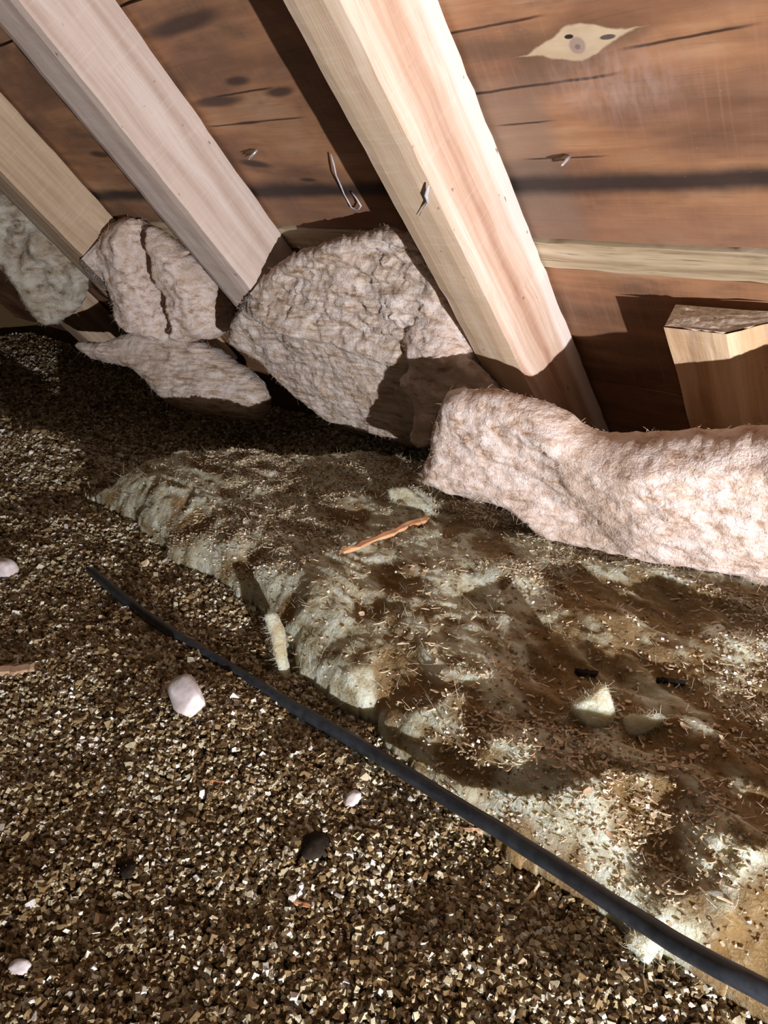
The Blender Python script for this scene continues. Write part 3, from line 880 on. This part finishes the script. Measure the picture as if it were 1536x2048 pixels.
def cable_d(x, y):
    P = np.stack([np.asarray(x), np.asarray(y)], -1)
    return np.min(np.hypot(P[..., None, 0] - CP[::4, 0], P[..., None, 1] - CP[::4, 1]), -1)


# ------------------------------------------------------------------ vermiculite grains
def project(P):
    c = P @ R3                       # design -> camera axes
    z = np.maximum(c[..., 2], 1e-3)
    return 768 + FPX * c[..., 0] / z, 1024 + FPX * c[..., 1] / z, c[..., 2]


CUBE = np.array([[-1, -1, -1], [1, -1, -1], [1, 1, -1], [-1, 1, -1], [-1, -1, 1], [1, -1, 1], [1, 1, 1], [-1, 1, 1]], float)
CQD = np.array([[0, 3, 2, 1], [4, 5, 6, 7], [0, 1, 5, 4], [1, 2, 6, 5], [2, 3, 7, 6], [3, 0, 4, 7]])


def grains(C, size, flat, r, tilt=0.9):
    """irregular little blocks at C (design); size (n,), flat (n,) relative thickness"""
    n = len(C)
    V = CUBE[None] * (1 + r.uniform(-0.50, 0.25, (n, 8, 3)))
    V = V * np.stack([size * r.uniform(0.7, 1.25, n), size * r.uniform(0.55, 1.0, n), size * flat], 1)[:, None]
    az = r.uniform(0, 2 * np.pi, n); tx = r.normal(0, tilt, n); ty = r.normal(0, tilt * 0.6, n)
    ca, sa, cx, sx, cy, sy = np.cos(az), np.sin(az), np.cos(tx), np.sin(tx), np.cos(ty), np.sin(ty)
    x, y, z = V[..., 0], V[..., 1], V[..., 2]
    y, z = y * cx[:, None] - z * sx[:, None], y * sx[:, None] + z * cx[:, None]
    x, z = x * cy[:, None] + z * sy[:, None], -x * sy[:, None] + z * cy[:, None]
    x, y = x * ca[:, None] - y * sa[:, None], x * sa[:, None] + y * ca[:, None]
    V = np.stack([x, y, z], -1) + C[:, None]
    Q = (CQD[None] + (np.arange(n) * 8)[:, None, None]).reshape(-1, 4)
    return V.reshape(-1, 3), Q


r = np.random.default_rng(77)
NG = 900000
gx_ = r.uniform(-5.2, 0.35, NG); gy_ = r.uniform(-0.25, 1.95, NG)
h_, inb = surf_h(gx_, gy_)
P0 = np.stack([gx_, gy_, FLOOR + h_], 1)
u_, v_, dz_ = project(P0)
dist = np.linalg.norm(P0, axis=1)
# keep density falling with distance (grains grow slightly so cover stays)
keepp = np.clip(1.25 / dist, 0, 1) ** 1.7
keep = (~inb) & (dz_ > 0.05) & (u_ > -60) & (u_ < 1600) & (v_ > 650) & (v_ < 2140) & (r.random(NG) < keepp)
P0, dist = P0[keep], dist[keep]
ng = len(P0)
sz = r.uniform(0.0023, 0.0044, ng) * np.clip(dist / 1.25, 1, 2.2) ** 0.75
big_ = r.random(ng) < 0.03
sz[big_] *= 1.7
P0[:, 2] += r.uniform(-0.004, 0.006, ng)
V, Q = grains(P0, sz, r.uniform(0.35, 0.95, ng), r)
patch = fbm(P0, 3.2, 3, 601) * 0.45 + fbm(P0, 11, 2, 605) * 0.35
tint = np.clip(r.beta(1.35, 1.75, ng) + 0.22 * patch, 0, 1)
tint = np.where(r.random(ng) < 0.035, 1.0, tint)
gr = add_obj('vermiculite', S(V), Q, M['grain'], None, False, np.repeat(tint, 8))
tag(gr, 'loose golden brown vermiculite fill covering the floor in the foreground', 'loose fill', kind='stuff')
print('grains', ng)

# loose bits on the batt: vermiculite crumbs and sawdust in drifts
NB_ = 60000
bx = r.uniform(-2.1, 0.1, NB_); by = r.uniform(0.60, 1.5, NB_)
h_, inb = surf_h(bx, by)
dens = sstep(-0.05, 0.45, fbm(p3(bx, by), 4.5, 3, 611) + 0.25 * fbm(p3(bx, by), 18, 2, 615) + 0.18 * sstep(-1.4, -0.5, bx))
P1 = np.stack([bx, by, FLOOR + h_ + 0.0015], 1)
u_, v_, dz_ = project(P1)
keep = inb & (u_ > -20) & (u_ < 1560) & (v_ > 860) & (v_ < 2080) & (r.random(NB_) < 0.10 + 0.9 * dens)
P1 = P1[keep]; nb1 = len(P1)
V, Q = grains(P1, r.uniform(0.0010, 0.0030, nb1), r.uniform(0.2, 0.7, nb1), r, 0.5)
tn = np.where(r.random(nb1) < 0.18, r.uniform(0.9, 1, nb1), r.beta(1.6, 1.5, nb1))
bits = add_obj('sawdust', S(V), Q, M['bits'], None, False, np.repeat(tn, 8))
tag(bits, 'sawdust and pale crumbs drifted over the yellow batt', 'sawdust', kind='stuff')
# thin sliver sawdust
ns_ = 1500
k = r.integers(0, nb1, ns_); P2_ = P1[k] + np.stack([r.normal(0, .02, ns_), r.normal(0, .02, ns_), np.zeros(ns_)], 1)
h_, inb = surf_h(P2_[:, 0], P2_[:, 1]); P2_ = P2_[inb]; P2_[:, 2] = FLOOR + h_[inb] + 0.002; ns_ = len(P2_)
V, Q = grains(P2_, np.full(ns_, 1.0), np.full(ns_, 1.0), r, 0.0)
V = V.reshape(ns_, 8, 3)
az = r.uniform(0, np.pi, ns_); L_ = r.uniform(0.004, 0.010, ns_); wd_ = r.uniform(0.0007, 0.0014, ns_)
VV = CUBE[None] * np.stack([L_, wd_, np.full(ns_, 0.0006)], 1)[:, None]
VV[:, :, 2] += np.abs(VV[:, :, 0]) * 0.25
VV = np.stack([VV[..., 0] * np.cos(az)[:, None] - VV[..., 1] * np.sin(az)[:, None], VV[..., 0] * np.sin(az)[:, None] + VV[..., 1] * np.cos(az)[:, None], VV[..., 2]], -1) + P2_[:, None]
sl = add_obj('wood_slivers', S(VV.reshape(-1, 3)), Q, M['bits'], None, False, np.repeat(r.uniform(0.45, 0.85, ns_), 8))
tag(sl, 'thin pale wood slivers scattered over the yellow batt', 'wood slivers', kind='stuff')

# fuzzy fibres on the yellow batt
fuzz(ybatt, Vtop[r.random(n_ := len(Vtop)) < 0.3], (0, 0, 1), M['fuzz_y'], 26000, (0.008, 0.030), 0.0005, 9, 0.15)

# tufts: raised torn flaps of the yellow wool (parts of the batt)


def tuft(px, py, z, poly, lean, s, am=0.003):
    O = on_z(px, py, z)
    N = np.array([lean[0], -1.0, lean[1]]); N /= np.linalg.norm(N)
    o, fr, nn, sd = slab('torn_flap', poly, O, N, 0.02, M['flap'], 0.004, 0.010, None, am, s=s, layer=(30, 30), jag=0.006)
    o.parent = ybatt
    fuzz(o, fr, nn, M['fuzz_y'], 500, (0.006, 0.02), 0.0005, s)
    return o


# (flap sub-parts keep their own loose fibres)
tuft(1190, 1420, FLOOR + 0.13, [(1128, 1418), (1165, 1392), (1205, 1370), (1222, 1400), (1230, 1440), (1215, 1470), (1170, 1460)], (0.4, 0.5), 701)
tuft(1290, 1450, FLOOR + 0.12, [(1232, 1432), (1290, 1420), (1350, 1420), (1300, 1450), (1250, 1470)], (0.2, 1.2), 711)
tuft(548, 1290, FLOOR + 0.05, [(520, 1222), (542, 1220), (556, 1270), (563, 1320), (568, 1374), (556, 1358), (543, 1315), (530, 1268)], (0.1, 0.5), 721)
tuft(1290, 1890, FLOOR + 0.02, [(1238, 1868), (1300, 1850), (1350, 1875), (1318, 1900), (1285, 1940), (1262, 1905)], (0.0, 1.4), 731)
tuft(830, 1010, FLOOR + 0.14, [(765, 975), (800, 968), (845, 990), (868, 1030), (860, 1055), (830, 1030), (780, 1010)], (0.3, 0.8), 741)


# ------------------------------------------------------------------ small things
def lump_mesh(name, dims, mat, s, sub=3, rough=0.18, flat=0.0, angular=0.0):
    import bmesh
    bm = bmesh.new(); bmesh.ops.create_icosphere(bm, subdivisions=sub, radius=1.0)
    V = np.array([v.co[:] for v in bm.verts])
    if angular: V = np.sign(V) * np.abs(V) ** (1 - angular)
    f = 1 + rough * fbm(V, 1.6, 3, s) + rough * 0.35 * fbm(V, 6, 2, s + 5)
    V = V * f[:, None] * np.array(dims)
    for v, c in zip(bm.verts, V): v.co = c
    me = bpy.data.meshes.new(name); bm.to_mesh(me); bm.free()
    for p in me.polygons: p.use_smooth = True
    me.materials.append(mat)
    return me


def place(name, me, px, py, rz, label, cat, group=None, sink=0.3, tilt=(0, 0), hz=0.01):
    # find the surface point seen at the pixel by a few fixed-point steps
    z = FLOOR
    for _ in range(8):
        p = on_z(px, py, z); h, _i = surf_h(p[0:1], p[1:2]); z = 0.5 * z + 0.5 * (FLOOR + float(h[0]))
    p = on_z(px, py, z)
    o = bpy.data.objects.new(name, me); link(o)
    o.location = S(p) + np.array([0, 0, hz * (1 - sink)])
    o.rotation_euler = (tilt[0], tilt[1], rz)
    tag(o, label, cat, group)
    return o


place('foam_chunk', lump_mesh('foam_chunk', (0.0190, 0.0120, 0.0080), M['white'], 801, 3, 0.30, angular=0.35), 375, 1408, -0.2, 'large angular white foam chunk on the loose fill, left of the cable', 'foam', None, 0.2, (0.5, 0.2), 0.010)
place('foam_chunk', lump_mesh('foam_chunk', (0.015, 0.011, 0.012), M['white'], 811, 3, 0.2, angular=0.3), 12, 1152, 0.4, 'rounded white foam chunk at the left edge of the photo', 'foam', None, 0.25, (0, 0), 0.011)
place('foam_chunk', lump_mesh('foam_chunk', (0.0045, 0.007, 0.004), M['white'], 821, 3, 0.3, angular=0.3), 705, 1606, 0.2, 'small white foam crumb on the loose fill just below the cable', 'foam', None, 0.2, (0.3, 0), 0.004)
place('foam_chunk', lump_mesh('foam_chunk', (0.006, 0.004, 0.0035), M['white'], 831, 3, 0.3, angular=0.3), 42, 1943, 0.6, 'small whitish crumb in the bottom left corner of the loose fill', 'foam', None, 0.2, (0.3, 0), 0.004)
place('dark_clump_and_hole', lump_mesh('dark_clump_and_hole', (0.0115, 0.0125, 0.006), M['dark'], 841, 3, 0.3), 630, 1697, 0.2, 'flat dark clump lying in the loose fill below the cable', 'debris', None, 0.9, (0, 0), 0.006)
place('dark_clump_and_hole', lump_mesh('dark_clump_and_hole', (0.0075, 0.009, 0.004), M['dark'], 851, 3, 0.4), 258, 1742, 0.9, 'small dark lump standing for a hole in the lower left loose fill', 'debris', None, 0.9, (0, 0), 0.004)  # dark lump added for the shade inside a hole in the fill


def stick_mesh(name, L, w, t, mat, s, nseg=14, bend=0.0, rag=0.3):
    xs_ = np.linspace(-L / 2, L / 2, nseg); V = []
    for i, x in enumerate(xs_):
        e = min(i, nseg - 1 - i) / 3.0; e = min(1, 0.25 + e)
        ww = w * (0.6 + 0.4 * e) * (1 + rag * vn(np.array([x * 700, 0.3, s * 1.0]), s)); tt = t * (1 + rag * vn(np.array([x * 500, 5.3, s * 1.0]), s))
        cy = bend * L * ((x / L) ** 2) * 4 + w * 0.25 * vn(np.array([x * 300, 9.3, 1.0]), s); cz = 0
        for a, b_ in ((-1, -1), (1, -1), (1.0, 0.3), (0.1, 1.0), (-1.0, 0.5)): V.append((x, cy + a * ww / 2, cz + b_ * tt / 2))
    Q = [(i * 5 + k, i * 5 + (k + 1) % 5, (i + 1) * 5 + (k + 1) % 5, (i + 1) * 5 + k) for i in range(nseg - 1) for k in range(5)]
    me = bpy.data.meshes.new(name)
    me.from_pydata(V, [], Q + [tuple(range(4, -1, -1)), tuple((nseg - 1) * 5 + k for k in range(5))])
    me.materials.append(mat); me.update()
    return me


def az_of(p0, p1, z=FLOOR + 0.1):
    a = on_z(*p0, z); b_ = on_z(*p1, z); d = b_ - a
    return math.atan2(d[1], d[0]), np.linalg.norm(d) * D


def place_stick(name, p0, p1, w, t, mat, label, cat, s, hz=0.004, bend=0.0, z=FLOOR + 0.1, rag=0.3, group=None):
    az, L = az_of(p0, p1, z)
    me = stick_mesh(name, L, w, t, mat, s, 14, bend, rag)
    return place(name, me, (p0[0] + p1[0]) / 2, (p0[1] + p1[1]) / 2, az, label, cat, group, 0.0, (0, 0), hz)


spl = place_stick('wood_splinter', (692, 1111), (856, 1044), 0.0088, 0.0045, M['splinter'], 'long orange wood splinter lying on the yellow batt', 'splinter', 3, 0.006, 0.0, rag=0.5)
place_stick('wood_splinter', (900, 1662), (965, 1668), 0.004, 0.003, M['tan'], 'bundle-like tan splinter on the loose fill just below the cable', 'splinter', 4, 0.003, 0, FLOOR, 0.6)
place_stick('wood_splinter', (1038, 1822), (1084, 1775), 0.0024, 0.002, M['shaving'], 'pale splinter under the overhanging edge of the yellow batt', 'splinter', 5, 0.003, 0.1, FLOOR, 0.5)
place_stick('wood_splinter', (975, 1780), (1012, 1803), 0.0018, 0.0016, M['shav_b'], 'short brown splinter near the overhanging edge of the yellow batt', 'splinter', 6, 0.003, 0.1, FLOOR, 0.5)
place_stick('wood_splinter', (408, 1567), (452, 1572), 0.0032, 0.002, M['splinter'], 'small orange splinter in the middle of the loose fill', 'splinter', 7, 0.003, 0, FLOOR, 0.5)
place_stick('wood_splinter', (590, 1808), (622, 1820), 0.0032, 0.0015, M['splinter'], 'small orange chip low in the loose fill, below the dark clump', 'splinter', 8, 0.003, 0, FLOOR, 0.4)
place_stick('wood_splinter', (160, 1042), (184, 1040), 0.0034, 0.002, M['shav_b'], 'small reddish chip on the loose fill by the tip of the yellow batt', 'splinter', 9, 0.003, 0, FLOOR, 0.4)
place_stick('wood_splinter', (1148, 1347), (1196, 1354), 0.0055, 0.0045, M['dark'], 'dark stubby sliver in a hollow of the yellow batt', 'splinter', 10, 0.003, 0, rag=0.3)  # this and the next are plain dark strips set in the wool
place_stick('wood_splinter', (1312, 1365), (1370, 1371), 0.0050, 0.0045, M['dark'], 'longer dark sliver right of the stubby one on the yellow batt', 'splinter', 11, 0.003, 0, rag=0.3)
place_stick('wood_offcut', (-6, 1352), (70, 1343), 0.013, 0.006, M['tan'], 'flat tan wood offcut at the left edge, half in the loose fill', 'offcut', 12, 0.005, 0, FLOOR, 0.05)

# curled shavings and chips, each its own thing


def shaving_mesh(name, L, w, curl, mat, s):
    n = 9; V = []; a = curl
    for i in range(n):
        t = i / (n - 1) - 0.5; th = t * a
        R_ = L / max(a, 0.05)
        x = R_ * math.sin(th); y = R_ * (math.cos(th) - 1) * (1 if s % 2 else 0.3); z = R_ * (1 - math.cos(th)) * (0.3 if s % 2 else 1.0)
        ww = w * (0.45 + 0.55 * math.sqrt(max(0, 1 - (2 * t) ** 2)))
        for e, zz in ((-1, 0), (1, 0), (1, 0.0006), (-1, 0.0006)): V.append((x, y + e * ww / 2, z + zz + e * ww * 0.1))
    Q = [(i * 4 + k, i * 4 + (k + 1) % 4, (i + 1) * 4 + (k + 1) % 4, (i + 1) * 4 + k) for i in range(n - 1) for k in range(4)]
    me = bpy.data.meshes.new(name); me.from_pydata(V, [], Q + [(3, 2, 1, 0), tuple((n - 1) * 4 + k for k in range(4))]); me.materials.append(mat); me.update()
    return me


protos = [shaving_mesh('wood_shaving', 0.0085, 0.0014, 1.2, M['shaving'], 1), shaving_mesh('wood_shaving', 0.0070, 0.0016, 2.0, M['shaving'], 2),
          shaving_mesh('wood_shaving', 0.0100, 0.0013, 0.5, M['shaving'], 3), shaving_mesh('wood_shaving', 0.0060, 0.0030, 0.6, M['shav_b'], 4),
          shaving_mesh('wood_shaving', 0.0052, 0.0040, 0.3, M['shaving'], 5), shaving_mesh('wood_shaving', 0.0048, 0.0036, 0.4, M['shav_b'], 6)]
cnt = 0; rs = random.Random(8)
# drifts where the photo shows most shavings: centre pixel, spread, share
drift = [(840, 1140, 50, 25, 12, 'just below the orange splinter'), (980, 1370, 70, 45, 26, 'in the dense litter in the middle of the yellow batt'),
         (900, 1290, 80, 60, 22, 'on the pale wool below the orange splinter'), (1010, 1340, 30, 20, 10, 'in the dense litter in the middle of the yellow batt'),
         (850, 1430, 50, 40, 14, 'on the yellow batt just above the middle of the cable'), (1050, 1500, 90, 60, 26, 'on the yellow batt between the cable and the raised tuft'),
         (1230, 1480, 60, 50, 20, 'around the raised pale tuft'), (1300, 1530, 70, 40, 24, 'below the raised pale tuft'),
         (1400, 1450, 70, 50, 16, 'near the right edge, right of the raised tuft'), (1250, 1640, 80, 40, 16, 'on the yellow batt above the lower right cable'),
         (1420, 1640, 60, 50, 14, 'near the right edge, above the lower right cable'), (1130, 1570, 60, 50, 14, 'on the yellow batt between the cable and the raised tuft'),
         (1380, 1230, 60, 40, 10, 'just below the big pink batt'), (1080, 1190, 60, 50, 12, 'between the orange splinter and the big pink batt'),
         (1300, 1330, 60, 20, 12, 'beside the two dark slivers'), (640, 1100, 70, 40, 10, 'left of the orange splinter'),
         (500, 1050, 80, 50, 8, 'near the left tip of the yellow batt'), (700, 1230, 70, 50, 12, 'on the pale wool below the orange splinter'),
         (1440, 1760, 50, 50, 8, 'beside the cable in the lower right corner')]
SHAPE = ['gently curled pale shaving', 'tightly curled pale shaving', 'thin straight pale shaving', 'broad brown shaving', 'squarish pale chip', 'squarish brown chip']
for cx_, cy_, sx_, sy_, nn_, where in drift:
    for _ in range(int(nn_)):
        px, py = rs.gauss(cx_, sx_ * 0.8), rs.gauss(cy_, sy_ * 0.8)
        if not (-5 < px < 1530): continue
        p = on_z(px, py, FLOOR + 0.1)
        _h, ib = surf_h(p[0:1], p[1:2])
        if not bool(ib[0]) or cable_d(p[0], p[1]) < 0.03: continue
        kk = rs.choice((0, 0, 1, 1, 2, 2, 3, 4, 5))
        o = place('wood_shaving', protos[kk], px, py, rs.uniform(0, 6.28), SHAPE[kk] + ' ' + where, 'wood shaving', SHAPE[kk] + 's ' + where, 0, (rs.gauss(0, .25), rs.gauss(0, .25)), 0.0016)
        f = rs.uniform(0.7, 1.15); o.scale = (f, f, f)
        cnt += 1
print('shavings', cnt)

# protruding nails with torn wood, a web strand
def cone_mesh(name, pts, radii, mat, ns=8):
    V = []; P = np.array(pts, float)
    T = np.gradient(P, axis=0); T /= np.linalg.norm(T, axis=1)[:, None] + 1e-9
    for p, t, rr in zip(P, T, radii):
        a = np.cross(t, [0.3, 0.2, 0.9]); a /= np.linalg.norm(a); b_ = np.cross(t, a)
        for k in range(ns):
            th = 2 * math.pi * k / ns; V.append(p + rr * (math.cos(th) * a + math.sin(th) * b_))
    n = len(P)
    Q = [(i * ns + k, i * ns + (k + 1) % ns, (i + 1) * ns + (k + 1) % ns, (i + 1) * ns + k) for i in range(n - 1) for k in range(ns)]
    me = bpy.data.meshes.new(name); me.from_pydata([tuple(v) for v in V], [], Q + [tuple(range(ns - 1, -1, -1)), tuple((n - 1) * ns + k for k in range(ns))])
    for p in me.polygons: p.use_smooth = True
    me.materials.append(mat); me.update(); return me


for (tip, root, lb, tl) in (((1122, 333), (1140, 312), 'bright nail tip poking through the brown board right of the widest rafter', 1.0),
                            ((497, 320), (514, 300), 'bright nail tip poking through the brown board between the two wide rafters', 0.8)):
    a = S(on_roof(*root, 1.0)); b_ = S(on_roof(*tip, 0.975))
    nail = bpy.data.objects.new('nail', cone_mesh('nail', [a, a * .6 + b_ * .4, a * .2 + b_ * .8, b_], [0.0016, 0.0019, 0.0014, 0.0002], M['steel'])); link(nail)
    tag(nail, lb, 'nail')
    c = S(on_roof(root[0] - 10, root[1] + 2, 0.994)); d_ = S(on_roof(root[0] - 38 * tl, root[1] + 8, 0.985))
    t_ = bpy.data.objects.new('torn_splinter', cone_mesh('torn_splinter', [a, c, c * .4 + d_ * .6, d_], [0.001, 0.0028, 0.0018, 0.0002], M['torn'], 5)); link(t_, nail)

wp = [(662, 308), (668, 330), (672, 350), (680, 368), (688, 388), (697, 404), (704, 416), (716, 420), (722, 412), (714, 398), (704, 385)]
W3 = [S(on_roof(a, b_, 0.985 - 0.01 * math.sin(i))) for i, (a, b_) in enumerate(wp)]
wb = bpy.data.objects.new('cobweb', cone_mesh('cobweb', W3, [0.0006 + 0.0006 * abs(math.sin(i * 1.7)) for i in range(len(wp))], M['web'], 5)); link(wb)
tag(wb, 'pale hooked cobweb strand on the boards left of the widest rafter', 'cobweb')
# dusty smear on the rafter face
wp = [(858, 370), (852, 390), (856, 404), (846, 418), (838, 432)]
W3 = [S(on_roof(a, b_, 0.797)) for a, b_ in wp]
wb = bpy.data.objects.new('cobweb', cone_mesh('cobweb', W3, [0.0007, 0.0022, 0.0014, 0.0004, 0.0003], M['web'], 5)); link(wb)
tag(wb, 'small grey dust clot with thread on the widest rafter', 'cobweb')
